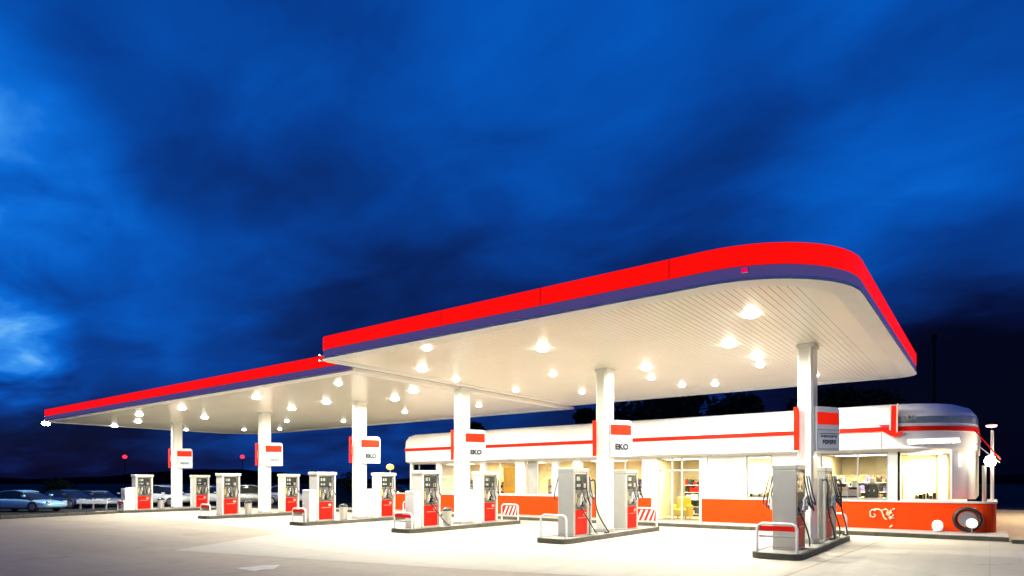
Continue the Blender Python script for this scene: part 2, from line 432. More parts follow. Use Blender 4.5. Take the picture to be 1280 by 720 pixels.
for i, x in enumerate(CX):
    t, ox, oy, zt = (canR, rox, roy, ZR) if i < 3 else (canL, lox, loy, ZL)
    b = MB(); X = x + ox; Y = 18.55 + oy
    b.box(X - .20, X + .20, Y - .29, Y + .23, .145, zt + .01, bev=.035)
    c = b.build('column', 'column', t)
    b = MB(); b.box(X - .23, X + .23, Y - .32, Y + .26, .14, .26, bev=.02); b.build('column_base', 'steel', c)
    b = MB(); b.box(X - .235, X + .235, Y - .325, Y + .265, zt - .10, zt + .015, bev=.02); b.build('column_collar', 'white', c)
    b = MB(); b.cyl((X + .14, Y - .335, .3), (X + .14, Y - .335, zt - .1), .035, n=8); b.build('downpipe', 'white', c)

MB().box(-16.4 + lox, -16.34 + lox, 13.12 + loy, 26.68 + loy, ZL - .01, ZR - .016).build('end_plate', 'soffit', canL)
# small projector boxes at the canopy's left corner
t = thing('edge_floodlight', 'small bright floodlight on the far left corner of the lower canopy', 'floodlight', (-45.9, 13.6, 5.44))
MB().box(-.16, .16, -.10, .1, -.1, .14, bev=.02).build('housing', 'steel', t)
MB().lathe([(.02, -.19), (.15, -.21), (.21, -.12), (.21, -.02)], 16, (0, -.02, 0)).build('lens', mat('flood_lens_far', (.9, .9, .8), .3, emit=(1, .95, .8), estr=60), t, True)
MB().box(.1, .5, -.03, .03, .0, .06).build('bracket', 'steel', t)
la = bpy.data.lights.new('flood_lamp', 'SPOT'); la.energy = 900; la.color = (.8, .92, 1); la.spot_size = R(150); la.shadow_soft_size = .12
lo = bpy.data.objects.new('flood_lamp', la); COL.objects.link(lo); lo.parent = t; lo.location = (-.1, -.05, -.24); lo.rotation_euler = (0, R(35), 0)
for dz in (.14, -.02):
    t = thing('edge_marker_lamp', ('upper' if dz > 0 else 'lower') + ' tiny white lamp on left front corner of the taller canopy', 'marker lamp', (-16.17, 11.80, ZR + dz))
    MB().box(-.03, .03, -.07, .04, -.022, .022, bev=.006).build('housing', 'steel', t)
    MB().lathe([(.001, -.02), (.014, -.018), (.018, 0)], 10, (0, -.07, 0)).build('lens', 'lamp', t)
xx, yy = -3.55, 11.70
t = thing('edge_marker_lamp', 'small red marker lamp on the violet band near the rounded corner', 'marker lamp', (xx, yy, ZR + .145))
MB().box(-.07, .07, -.02, .015, -.05, .05, bev=.01).build('housing', 'steel', t)
MB().box(-.055, .055, -.035, -.02, -.04, .04, bev=.005).build('lens', mat('crimson_lens', (.6, .0, .05), .3, emit=(.8, .0, .08), estr=1.0), t)

# ------------------------------------------------------------------ ceiling lamps
protoL = None
def ceiling_light(x, y, z, big, power, label):
    global protoL
    s = .185 if big else .135
    t = thing('ceiling_light', label, 'ceiling light', (x, y, z), 0, 'round white lamps under the canopies')
    key = 'big' if big else 'small'
    if key not in LM:
        fr = MB().lathe([(s * 1.08, .012), (s * 1.08, .004), (s * 1.04, .002), (s * 1.0, .002), (s * 1.0, .012)], 24).build('frame', 'white', t, True)
        ln = MB().lathe([(s * .99, .01), (s * .97, -.015), (s * .80, -.05), (s * .45, -.07), (.005, -.075)], 24).build('lens', 'lamp_hot' if big else 'lamp', t, True)
        LM[key] = (fr.data, ln.data)
    else:
        for nm, me in zip(('frame', 'lens'), LM[key]):
            o = bpy.data.objects.new(nm, me); COL.objects.link(o); o.parent = t
    la = bpy.data.lights.new('canopy_lamp', 'AREA'); la.shape = 'DISK'; la.size = s * .7; la.energy = power; la.color = (1, .965, .86); la.spread = R(172)
    lo = bpy.data.objects.new('canopy_lamp', la); COL.objects.link(lo); lo.parent = t; lo.location = (0, 0, -.08)
LM = {}
PW = 218
RL = [(-4.2, 14.3, 1), (-5.6, 17.1, 1), (-5.5, 19.3, 1), (-4.9, 23.8, 1), (-9.9, 14.5, 1), (-8.9, 19.0, 1), (-9.4, 23.2, 0), (-8.3, 23.7, 0), (-12.0, 18.2, 0), (-14.9, 14.8, 1), (-15.4, 17.0, 0), (-15.3, 20.5, 0), (-13.4, 22.5, 0), (-12.4, 12.5, 0), (-9.6, 20.9, 0), (-5.8, 20.7, 0)]
LLs = [(-44.9, 17.0, 1), (-36.2, 14.9, 1), (-35.0, 17.8, 1), (-44.2, 21.2, 0), (-41.0, 23.6, 0), (-27.3, 18.2, 1), (-33.2, 21.8, 0), (-38.6, 24.8, 0), (-23.9, 17.7, 1), (-20.6, 18.8, 1), (-18.2, 17.6, 1), (-30.5, 23.8, 0), (-24.9, 14.9, 1), (-31.5, 14.9, 1), (-19.2, 22.8, 0), (-24.0, 22.6, 0), (-40.5, 16.6, 1), (-19.0, 14.6, 0)]
ord_ = ['nearest', 'second', 'third', 'fourth', 'fifth', 'sixth', 'seventh', 'eighth', 'ninth', 'tenth', 'eleventh', 'twelfth', 'thirteenth', 'fourteenth', 'fifteenth', 'sixteenth', 'seventeenth', 'eighteenth']
for lst, z, nm in ((RL, ZR, 'taller'), (LLs, ZL, 'long lower')):
    srt = sorted(lst, key=lambda q: q[0] ** 2 + q[1] ** 2)
    for i, (x, y, bg_) in enumerate(srt):
        ceiling_light(x, y, z, bg_, PW * (1.3 if z < 5.45 else 1.0) * (1.15 if bg_ else .6), '%s round white lamp from the camera under the %s canopy' % (ord_[i], nm))

# ------------------------------------------------------------------ signs on columns
num = ['nearest', 'second', 'third', 'fourth', 'fifth', 'farthest']
def pseudo(b, x, z, wd, h, y, rows=1):
    """small unreadable letter strokes, as unreadable as in the photo"""
    rnd = random.Random(int(x * 100 + z * 10)); n = 6; cw = wd / n
    for i in range(n):
        a = x - wd / 2 + i * cw
        b.box(a + cw * .08, a + cw * .36, y - .004, y, z - h / 2, z + h / 2)
        for zz_ in ((-.5, -.28), (.28, .5)) if i % 2 else ((-.12, .12), (.28, .5)):
            b.box(a + cw * .36, a + cw * .88, y - .004, y, z + zz_[0] * h, z + zz_[1] * h)
        if i % 2: b.box(a + cw * .70, a + cw * .88, y - .004, y, z - .28 * h, z + .28 * h)
for i, x in enumerate(CX):
    t = thing('column_sign', 'red and white lit sign box on the %s white canopy column' % num[i], 'sign', (x, 18.4, 2.62), 0, 'red and white signs on the canopy columns')
    # red blade standing on the left front corner of the column
    MB().box(-.27, -.145, .15 - .40, .15 - .345 - .0, .02, 1.18, bev=.01).build('red_blade', 'sign_red', t)
    MB().box(-.22, -.19, .15 - .345, .15 - .29, .4, .8).build('bracket', 'steel', t)
    # white light box with rounded top, turned diagonally behind the column
    TM = Matrix.Translation((.16, .05, 0)) @ Matrix.Rotation(R(60), 4, 'Z')
    def build(bb, nm, mm):
        bmesh.ops.transform(bb.bm, matrix=TM, verts=bb.bm.verts); return bb.build(nm, mm, t)
    sgn = rrect(.02, .86, 0, 1.20, (.02, .02, .14, .02), 6)
    b = MB(); b.prism(sgn, -.06, .10, Matrix.Rotation(R(90), 4, 'X')); build(b, 'light_box', 'sign_white')
    b = MB(); b.box(.03, .82, -.112, -.102, .72, 1.05, bev=.004); build(b, 'red_panel', 'sign_red')
    b = MB(); b.box(.03, .82, -.106, -.101, .05, .075); b.box(.03, .82, -.106, -.101, .565, .59); b.box(.03, .05, -.106, -.101, .075, .565); build(b, 'grey_outline', 'grey')
    if i == 0:
        b = MB(); b.box(.12, .78, -.110, -.106, .47, .485); pseudo(b, .46, .40, .60, .06, -.106); pseudo(b, .47, .25, .50, .11, -.106)
        build(b, 'lettering', 'ink')
    elif i in (1, 2, 3):
        text_mesh('lettering', 'EKO', .26 if i == 1 else .24, 'ink', t, TM @ Matrix.Translation((.45, -.112, .32)) @ FACE_NEG_Y, bold=.012)
    else:
        b = MB(); pseudo(b, .45, .30, .48, .12, -.106); build(b, 'lettering', 'ink')

# ------------------------------------------------------------------ islands
PI_ = []
def island(i, x):
    t = thing('pump_island', 'raised concrete island with dark kerb under the %s canopy column' % num[i], 'pump island', (x, 18.55, 0), 0, 'concrete pump islands')
    hw, y0, y1 = .56, -3.35, 3.25
    MB().ring(rrect(-hw, hw, y0, y1, (.28,) * 4, 6, 0), rrect(-hw, hw, y0, y1, (.28,) * 4, 6, .09), 0.005, .15).build('kerb_edge', 'kerb', t, True)
    MB().prism(rrect(-hw, hw, y0, y1, (.28,) * 4, 6, .09), .005, .146).build('island_top', 'island', t)
for i, x in enumerate(CX): island(i, x)

# ------------------------------------------------------------------ pumps
def pump_parts(kind, t):
    """kind A: portal header pump with side tank box; B: tall grey-ended pump. Local: front/rear ends at -y/+y, hose faces at -x/+x"""
    h = 2.06
    hx, hy = .27, .47
    b = MB(); b.box(-hx, hx, -hy, hy, 0, .05, bev=.01); b.build('plinth', 'steel', t)
    cxh = hx - .03 if kind == 'B' else hx - .065
    up = .13 if kind == 'B' else .075; gp = 0 if kind == 'B' else .05
    b = MB(); b.box(-cxh, cxh, -hy + up + gp, hy - up - gp, .05, h - .13); b.build('cabinet', 'cream', t)
    b = MB(); b.box(-hx, hx, -hy, -hy + up, .05, h - .13, bev=.012); b.build('end_panel', 'grey' if kind == 'B' else 'cream', t)
    b = MB(); b.box(-hx, hx, hy - up, hy, .05, h - .13, bev=.012); b.build('end_panel', 'grey' if kind == 'B' else 'cream', t)
    ov = .04 if kind == 'A' else .008
    b = MB(); b.box(-hx - ov, hx + ov, -hy - ov, hy + ov, h - .13, h, bev=.02); b.build('header', 'cream' if kind == 'A' else 'grey', t)
    for s in (1, -1):
        xa = s * (cxh + .002)
        def bx(mb, d0, d1, y0, y1, z0, z1, bev=0):
            x0, x1 = sorted((xa + s * d0, xa + s * d1)); mb.box(x0, x1, y0, y1, z0, z1, bev=bev)
        b = MB(); bx(b, 0, .02, -.32, .32, 1.40, 1.88, .006); d = b.build('display', 'screen', t)
        b = MB(); bx(b, .021, .025, -.26, -.04, 1.68, 1.80); bx(b, .021, .025, -.26, -.04, 1.50, 1.58); b.build('readout', 'lcd', d)
        b = MB(); bx(b, .021, .03, .14, .26, 1.46, 1.60, .003); b.build('keypad', 'steel', d)
        b = MB(); bx(b, 0, .035, -.335, .335, .06, .80, .012); rp = b.build('lower_panel', 'red', t)
        b = MB(); bx(b, .036, .045, -.22, .22, .55, .57); b.build('handle', 'steel', rp)
        b = MB(); bx(b, .0355, .038, .12, .26, .62, .72); b.build('sticker', 'lcd', rp)
        b = MB(); bx(b, .0205, .023, -.31, -.27, 1.0, 1.3); bx(b, .0205, .023, .27, .31, 1.0, 1.3); b.build('product_label', 'yellow', t)
        # nozzle holsters, nozzles and hoses
        b = MB(); bx(b, 0, .02, -.335, .335, .81, 1.39, .005); b.build('holster_plate', 'holster', t)
        for k in range(3):
            yy = -.20 + k * .20
            b = MB()
            bx(b, .02, .09, yy - .045, yy + .045, .90, 1.16, .012)
            b.build('holster', 'grey' if k != 1 else 'screen', t)
            b = MB()
            X = xa + s * .12
            b.tube([(X, yy, .96), (X + s * .02, yy + .01, 1.10), (X + s * .015, yy + .02, 1.22), (X + s * .06, yy + .04, 1.30)], .028, 8)
            b.tube([(X + s * .02, yy + .01, 1.06), (X + s * .075, yy + .02, 1.08), (X + s * .08, yy + .03, 1.2), (X + s * .04, yy + .03, 1.25)], .012, 6)
            b.build('nozzle', 'white' if k % 2 == 0 else 'steel', t, True)
            pts = []
            ys, ye = yy + .05, yy * 1.15 + (.04 if k else -.03)
            dp = .42 + .12 * ((k * 7 + (s > 0)) % 3)
            for q in range(15):
                u = q / 14
                pts.append((X + s * (.03 + .16 * math.sin(PI * u)), ys + (ye - ys) * u + .05 * math.sin(PI * 2 * u), 1.30 - dp * 2.2 * u * (1 - u) * 1.1 - .0 * u + .55 * u ** 3 * .9))
            b = MB(); b.tube(pts, .016, 7); b.build('hose', 'black', t, True)
    if kind == 'A':
        b = MB(); b.box(-.25, .25, -hy - .36, -hy - .005, .0, 1.32, bev=.03); sb = b.build('side_box', 'cream', t)
        b = MB(); b.box(-.2, .2, -hy - .372, -hy - .358, .15, 1.15, bev=.006); b.build('door_panel', 'white', sb)
        b = MB(); b.tube([(-.12, -hy - .37, .62), (-.12, -hy - .40, .64), (-.12, -hy - .40, .74), (-.12, -hy - .37, .76)], .008, 6); b.build('handle', 'steel', sb)
    return t
pA = pump_parts('A', thing('fuel_pump', '', 'fuel pump', (0, 0, .146), 0, 'fuel pumps in pairs on the islands'))
pB = pump_parts('B', thing('fuel_pump', '', 'fuel pump', (0, 0, .146), 0, 'fuel pumps in pairs on the islands'))
usedA = usedB = False
for i, x in enumerate(CX):
    for j, y in enumerate((16.55, 19.95)):
        kind = 'B' if i < 2 else ('A' if (j == 0 and i in (2, 3, 5)) or (j == 1 and i in (2, 3)) else 'C')
        lab = '%s fuel pump on the %s concrete island, %s its white column' % ({'B': 'grey ended', 'A': 'cream box sided', 'C': 'cream framed'}[kind], num[i], 'in front of' if j == 0 else 'behind')
        if kind == 'B': src = pB
        else: src = pA
        # copy with own parts
        o = dup(src, (x, y, .146), 0, lab)
        if kind == 'C':
            for c in list(o.children):
                if c.name.startswith('side_box'):
                    for g in list(c.children): bpy.data.objects.remove(g)
                    bpy.data.objects.remove(c)
def deltree(o):
    for c in list(o.children): deltree(c)
    bpy.data.objects.remove(o)
deltree(pA); deltree(pB)

# long slack hoses hanging from the hose masts of the two nearest islands
def hose_mast(x, y, lab, s=1):
    t = thing('hose_mast', lab, 'hose mast', (x, y, .146))
    MB().box(-.05, .05, -.05, .05, 0, 1.75, bev=.01).build('post', 'grey', t)
    MB().box(-.12, .12, -.09, .09, 0, .05, bev=.01).build('foot', 'steel', t)
    pts = [(.05 * s, -.02, 1.68), (.14, -.0, 1.70), (.18, .02, 1.55), (.17, .04, 1.1), (.20, .1, .75), (.24, .35, .40), (.22, .75, .10), (.2, .85, .035), (.12, .7, .03)]
    P = []
    for a, c, d, e_ in zip([pts[0]] + pts[:-2], pts[:-1], pts[1:], pts[2:] + [pts[-1]]):
        for q in range(5):
            u = q / 5
            P.append([.5 * ((2 * c[k]) + (-a[k] + d[k]) * u + (2 * a[k] - 5 * c[k] + 4 * d[k] - e_[k]) * u * u + (-a[k] + 3 * c[k] - 3 * d[k] + e_[k]) * u ** 3) for k in range(3)])
    P.append(pts[-1])
    MB().tube(P, .022, 8).build('hose', 'black', t, True)
hose_mast(CX[0] + .22, 19.05, 'slim grey post with black hose behind the nearest white column')
hose_mast(CX[0] + .26, 20.75, 'slim grey post with black hose behind the rear pump of nearest island')
hose_mast(CX[1] + .22, 17.15, 'slim grey post with black hose before the second white column')
# hose looping down from nearest pump to the island
def loose_hose(x, y, lab):
    P = []
    for q in range(21):
        u = q / 20
        P.append((x + .30 + .10 * math.sin(PI * u), y - .25 + 1.15 * u, .17 + 1.0 * (1 - u) ** 1.6))
    tag(MB().tube(P, .02, 8).build('fuel_hose', 'black', None, True), lab, 'hose', 'loose black hoses sloping down to the islands')
loose_hose(CX[0] - .02, 16.5, 'black hose slanting down from the nearest front pump to its island')
loose_hose(CX[0] + .05, 20.1, 'black hose slanting down from the nearest rear pump to its island')
loose_hose(CX[1] - .02, 16.6, 'black hose slanting down from the second island front pump')
loose_hose(CX[2] - .02, 16.6, 'black hose slanting down from the third island front pump')

# guard rails
def guard(x, y, lab, board=None, h=.82):
    t = thing('guard_rail', lab, 'guard rail', (x, y, 0), 0, 'guard rails at the island ends')
    w_ = .44
    P = [(-w_, 0, .0), (-w_, 0, h - .12), (-w_ + .035, 0, h - .04), (-w_ + .12, 0, h), (w_ - .12, 0, h), (w_ - .035, 0, h - .04), (w_, 0, h - .12), (w_, 0, .0)]
    MB().tube(P, .032, 10).build('rail', 'white', t, True)
    if board == 'red':
        MB().box(-w_ + .05, w_ - .05, -.02, .02, h - .17, h - .05, bev=.005).build('board', 'red', t)
        MB().box(-w_ + .05, w_ - .05, -.018, .018, h - .32, h - .27, bev=.005).build('lower_bar', 'steel', t)
    if board == 'stripe':
        bd = MB().box(-w_ + .04, w_ - .04, -.02, .02, .36, h - .06, bev=.004).build('board', 'sign_red', t)
        b = MB()
        for k in range(4):
            x0 = -w_ + .08 + k * .2
            for sgn in (-1, 1):
                m = Matrix.Rotation(R(90), 4, 'X')
                z0, z1 = .365, h - .065
                pr = [(x0, z0), (x0 + .09, z0), (min(x0 + .27, w_ - .045), z1), (min(x0 + .18, w_ - .06), z1)]
                b.prism(pr, .0205 if sgn > 0 else -.0235, .0235 if sgn > 0 else -.0205, m)
        b.build('stripe', 'white', bd)
for i, x in enumerate(CX):
    if i == 0: guard(x, 15.42, 'silver hoop guard with red board at front of the nearest island', 'red')
    elif i == 1: guard(x, 15.42, 'plain silver hoop guard at front of the second island')
    else: guard(x, 15.40, 'hoop guard with red board at front of the %s island' % num[i], 'red', .7)
    if i: guard(x, 21.6, 'red and white striped guard at rear of the %s island' % num[i], 'stripe')
    else: guard(x, 21.6, 'plain silver hoop guard at rear of the nearest island')
# yellow beacon on a pump header
xx, yy = CX[3], 20.25
t = thing('yellow_beacon', 'small yellow lamp on top of the fourth island rear pump', 'beacon', (xx + .1, yy, 2.21))
MB().cyl((0, 0, 0), (0, 0, .16), .02).build('stem', 'steel', t)
MB().lathe([(.03, .14), (.15, .18), (.19, .28), (.14, .38), (.02, .42)], 12).build('globe', mat('yellow_globe', (.85, .6, .08), .3, emit=(1, .65, .05), estr=.5), t, True)
# bins and bucket sets on the islands
def bin_(x, y, lab):
    t = thing('litter_bin', lab, 'litter bin', (x, y, .146), 0, 'small bins on the islands')
    MB().lathe([(.13, 0), (.16, .02), (.18, .5), (.185, .55), (.17, .57), (.16, .5), (.02, .48)], 16).build('body', 'steel', t, True)
    MB().lathe([(.19, .555), (.195, .6), (.15, .66), (.03, .70)], 16).build('lid', 'screen', t, True)
for i in (2, 3, 4, 5):
    bin_(CX[i] + .1, 17.55, 'small steel litter bin in front of the %s canopy column' % num[i])

# free-standing white box left of the farthest pump
t = thing('payment_terminal', 'white box terminal beside the farthest front fuel pump', 'terminal', (CX[5] - .1, 15.75, .146))
MB().box(-.30, .30, -.2, .2, 0, 1.25, bev=.03).build('body', 'white', t)
MB().box(-.36, -.302, -.14, .14, .3, 1.15, bev=.01).build('side_panel', 'red', t)
MB().box(-.2, .2, -.212, -.2, .85, 1.12, bev=.005).build('screen', 'cream', t)

# ------------------------------------------------------------------ shop
shop = thing('station_shop', 'long white shop with red stripe and orange lower wall behind the pumps', 'shop', (-13.5, 25.9, 0))
SX, SY = 13.5, -25.9
X0, X1, Y0, Y1 = -27.1, -.40, 25.9, 37.0
def P2(l): return [(p[0] + SX, p[1] + SY) for p in l]
def so(off): return P2(rrect(X0, X1, Y0, Y1, (.4, 2.3, 2.3, .4), 14, off))
def sof(off): return P2(rrect(X0, X1 - .36, Y0, Y1, (.4, 2.3, 2.3, .4), 14, off))
def so3(off, z): return [(p[0], p[1], z) for p in sof(off)]
b = MB(); b.loft([so3(-.28, 2.88), so3(-.40, 2.95), so3(-.42, 3.75), so3(-.38, 4.15), so3(-.20, 4.40), so3(.15, 4.54), so3(.8, 4.58)]); b.build('fascia', 'white', shop, True)
b = MB(); b.ring(sof(-.452), sof(-.36), 3.55, 3.71); b.build('red_stripe', 'stripe', shop, True)
b = MB(); b.ring(sof(-.435), sof(-.3), 3.71, 3.725); b.ring(sof(-.435), sof(-.3), 3.535, 3.55); b.build('stripe_edging', 'white', shop, True)
b = MB()
for xj in [-25 + 2.44 * k for k in range(10)]:
    b.box(xj - .006 + SX, xj + .006 + SX, Y0 - .424 + SY, Y0 - .3 + SY, 2.97, 3.52)
b.build('fascia_joint', 'grey', shop)
# clerestory strip on the bulged right end
b = MB()
for _ in (0,):
    r_ = 2.3
    cl = [(X1 - .36 - r_ + (r_ + .42) * math.cos(R(a)), Y0 + r_ + (r_ + .42) * math.sin(R(a))) for a in range(-84, 1, 6)] + [(X1 + .06, 31)]
    for p, q in zip(cl, cl[1:]):
        p = Vector(p); q = Vector(q); d = q - p; nm_ = Vector((-d.y, d.x)).normalized() * .1
        b.prism([(p.x + SX, p.y + SY), (q.x + SX, q.y + SY), (q.x + nm_.x + SX, q.y + nm_.y + SY), (p.x + nm_.x + SX, p.y + nm_.y + SY)], 3.82, 4.05)
b.build('clerestory', mat('blue_grey_glass', (.25, .33, .36), .15, metal=.3, noise=.2, nscale=.8), shop, True)
MB().prism(so(.02), .13, .17).build('floor', 'ifloor', shop)
MB().prism(so(.02), 2.84, 2.876).build('ceiling', 'white', shop)
b = MB(); b.box(X0 + .3 + SX, X1 - 2 + SX, 30.2 + SY, 30.35 + SY, .17, 2.84); b.build('back_wall', 'interior', shop)
b = MB(); b.box(X0 + SX, X0 + .15 + SX, Y0 + .4 + SY, Y1 - .4 + SY, .13, 2.9); b.box(X0 + .4 + SX, X1 - 2.3 + SX, Y1 - .15 + SY, Y1 + SY, .13, 2.9); b.build('outer_wall', 'white', shop)
# glass bay at the rounded right end
def arc_pts(x1, y0, r, a0, a1, n=10, off=0):
    return [(x1 - r + (r - off) * math.cos(R(a0 + (a1 - a0) * k / n)), y0 + r + (r - off) * math.sin(R(a0 + (a1 - a0) * k / n))) for k in range(n + 1)]
def wallstrip(b, pts, th, z0, z1):
    for (p, q) in zip(pts, pts[1:]):
        p = Vector(p); q = Vector(q); d = (q - p); nrm = Vector((-d.y, d.x)).normalized() * th
        b.prism([(p.x + SX, p.y + SY), (q.x + SX, q.y + SY), (q.x + nrm.x + SX, q.y + nrm.y + SY), (p.x + nrm.x + SX, p.y + nrm.y + SY)], z0, z1)
bay = [(-1.04, 25.98), (-1.04, 26.5)] + arc_pts(X1, Y0, 2.3, -42, 0) + [(X1, 29), (X1, 32), (X1, 34.7)]
b = MB(); wallstrip(b, bay, .05, 1.18, 2.90); b.build('curved_panel', 'frost', shop)
# orange dado, in two runs with the entrance between; wraps beyond the right end
def dado(x0, x1, wrap):
    b = MB()
    pts = [(x0, Y0 - .08), (x1, Y0 - .08)]
    if wrap: pts = [(x0, Y0 - .08)] + [(a, c - .08) for a, c in arc_pts(.17, Y0, .5, -90, 0, 6)] + [(.17, 30)]
    wallstrip(b, pts, .22, .13, 1.08); o = b.build('orange_wall', 'orange', shop)
    b = MB()
    pts2 = [(p[0], p[1] - .03) for p in pts] if not wrap else [(x0, Y0 - .11)] + [(a + .0, c - .11) for a, c in arc_pts(.20, Y0, .5, -90, 0, 6)] + [(.20, 30)]
    wallstrip(b, pts2, .28, 1.08, 1.14); b.build('sill', 'cream', o)
dado(-28.6, -11.9, False); dado(-9.6, 0, True)
def cxm(px): # world x of the facade plane for a photo column
    Z = 790 * 25.9 / .603 / (px + 405); return -(Z - 25.9 * .7976) / .603
# piers and blank panels, glass panes
def pier(x0, x1, m='white', z0=.13, z1=2.9, nm='pier', y=0, th=.22):
    MB().box(x0 + SX, x1 + SX, y, y + th, z0, z1, bev=.01).build(nm, m, shop)
pier(X0 + .02, X0 + .25)
for a, c in [(545, 550), (600, 606), (644.5, 656), (690, 697), (716, 726), (750, 760), (803, 821.5), (874, 884), (929.5, 933), (965, 1026), (1110, 1122), ]:
    pier(cxm(a), cxm(c))
pier(cxm(884.5), cxm(929), 'frost', 1.14, 2.9, 'blank_panel', .03, .1)
pier(cxm(657), cxm(671), 'curtain', 1.14, 2.9, 'blind', .15, .04)
pier(cxm(513), cxm(521), 'curtain', 1.14, 2.85, 'blind', .15, .04); pier(cxm(526), cxm(538), 'curtain', 1.14, 2.85, 'blind', .18, .04)
def window(a, c, mull=(), dark=False, mm='white', zb=1.14):
    x0, x1 = cxm(a), cxm(c)
    b = MB(); fy = .05
    b.box(x0 + SX, x1 + SX, fy, fy + .06, zb, zb + .05); b.box(x0 + SX, x1 + SX, fy, fy + .06, 2.78, 2.88)
    b.box(x0 + SX, x0 + .05 + SX, fy, fy + .06, zb + .05, 2.78); b.box(x1 - .05 + SX, x1 + SX, fy, fy + .06, zb + .05, 2.78)
    for q in mull:
        xm = cxm(q); b.box(xm - .025 + SX, xm + .025 + SX, fy, fy + .06, zb + .05, 2.78)
    o = b.build('window', mm, shop)
    MB().box(x0 + .05 + SX, x1 - .05 + SX, fy + .025, fy + .035, zb + .05, 2.78).build('pane', 'glass', o)
window(512, 545, (523,), mm='steel'); window(550, 600, (575,)); window(606, 644.5, (624,)); window(671, 690); window(697, 716); window(726, 750); window(760, 803, (781,))
window(933, 965, mm='steel'); window(1026, 1110, (1072,), mm='steel'); window(1122, 1190, mm='white')
MB().box(cxm(1122.3) + SX, cxm(1124.8) + SX, .03, .12, 1.14, 2.88).build('dark_mullion', 'darkmetal', shop)
# entrance
x0, x1 = cxm(821.5), cxm(874)
b = MB()
for q in (x0, x0 + .55, (x0 + x1) / 2 + .05, x1 - .06): b.box(q + SX, q + .06 + SX, .25, .31, .17, 2.85)
b.box(x0 + SX, x1 + SX, .25, .31, 2.25, 2.32)
dr = b.build('entrance', 'white', shop)
MB().box(x0 + .06 + SX, x1 - .06 + SX, .275, .285, .17, 2.84).build('pane', 'glass', dr)
b = MB(); b.tube([((x0 + x1) / 2 + SX, .2, .9), ((x0 + x1) / 2 + SX, .2, 1.4)], .015); b.build('handle', 'steel', dr)
# interior partitions so each window shows its own room
b = MB()
for q in (600, 690, 803, 880, 968, 1024, 1116): b.box(cxm(q) + SX - .04, cxm(q) + SX + .04, .24, 4.28, .17, 2.84)
b.build('partition', 'interior', shop)
# poster and blinds
MB().box(cxm(624) + SX, cxm(643) + SX, .36, .40, 1.16, 2.55, bev=.01).build('amber_poster', 'amber', shop)
MB().box(cxm(884) + SX, cxm(967) + SX, 2.6, 2.64, .9, 2.83).build('beige_blind', 'beige', shop)
MB().box(cxm(1117) + SX, cxm(1206) + SX, 2.6, 2.64, .2, 2.84).build('beige_blind', 'beige', shop)
def cxy(px, y):
    Z = 790 * y / .603 / (px + 405); return -(Z - y * .7976) / .603
for a_, c_ in ((1170, 1172.5), (1184, 1186.5)): MB().box(cxy(a_, 28.35) + SX, cxy(c_, 28.35) + SX, 2.42, 2.5, .2, 2.8).build('door_post', 'wood', shop)
MB().box(cxy(1172.5, 28.35) + SX, cxy(1184, 28.35) + SX, 2.46, 2.5, .2, 2.8).build('cream_door', 'cream', shop)

# soffit downlights under the shop fascia & interior lights
def area(name, loc, sx_, sy_, power, col, parent=None, rot=(0, 0, 0)):
    la = bpy.data.lights.new(name, 'AREA'); la.shape = 'RECTANGLE'; la.size = sx_; la.size_y = sy_; la.energy = power; la.color = col
    lo = bpy.data.objects.new(name, la); COL.objects.link(lo); lo.location = loc; lo.rotation_euler = rot
    if parent: lo.parent = parent
    return lo
rooms = [(507, 600), (600, 690), (690, 803), (803, 880), (880, 968), (1024, 1116), (1116, 1190)]
for k, (a, c) in enumerate(rooms):
    xa, xb = cxm(max(a, 513)) + .3, cxm(c) - .3
    cxr = (xa + xb) / 2
    t = thing('ceiling_panel_light', 'flat lit ceiling panel inside the shop, room %s from its left end' % ord_[k].replace('nearest', 'first'), 'ceiling panel', (cxr, 27.3, 2.80), 0, 'lit ceiling panels inside the shop')
    hw = min(.9, (xb - xa) / 2)
    MB().box(-hw, hw, -.3, .3, 0, .035, bev=.005).build('frame', 'white', t)
    MB().box(-hw + .05, hw - .05, -.25, .25, -.006, 0).build('diffuser', 'lamp', t)
    area('room_light', (0, 0, -.02), hw * 1.6, .45, 310 * max(1, (xb - xa) / 2.5), (1, .84, .56), t)

# red fin emblem and lettering on the fascia
ex = cxm(1121) - .05
t = thing('shop_emblem', 'red upright fin emblem with hooked foot on the shop fascia', 'emblem', (ex, 25.46, 3.5))
m90 = Matrix.Rotation(R(90), 4, 'X')
b = MB(); b.prism([(-.07, .02), (.08, -.05), (.09, .92), (-.05, .94)], -.02, .06, m90); b.build('fin', 'stripe', t)
b = MB(); b.prism([(-.12, .1), (-.075, .06), (-.055, .95), (-.10, .98)], -.02, .08, m90); b.prism([(.085, -.02), (.13, .02), (.14, 1.0), (.095, .95)], -.02, .08, m90); b.build('fin_edge', mat('pink_edge', (.85, .5, .42), .4), t)
b = MB(); b.prism([(-.50, .30), (-.30, .20), (-.12, .18), (-.12, .28), (-.34, .28)], -.02, .07, m90); b.build('wing', mat('crimson', (.7, .01, .05), .4), t)
b = MB(); b.prism([(-.34, .06), (-.10, -.10), (.04, -.15), (.24, -.10), (.30, .03), (.10, -.0), (-.05, .06), (-.2, .12)], -.02, .075, m90); b.build('hooked_foot', 'stripe', t)
t = thing('shop_lettering', 'small dark lettering beside the red fin emblem', 'lettering', (cxm(1138) + .0, 25.46, 4.02))
text_mesh('letters', 'EKO', .22, 'holster', t, Matrix.Translation((0, -.02, -.05)) @ FACE_NEG_Y, bold=.01, extrude=.02)
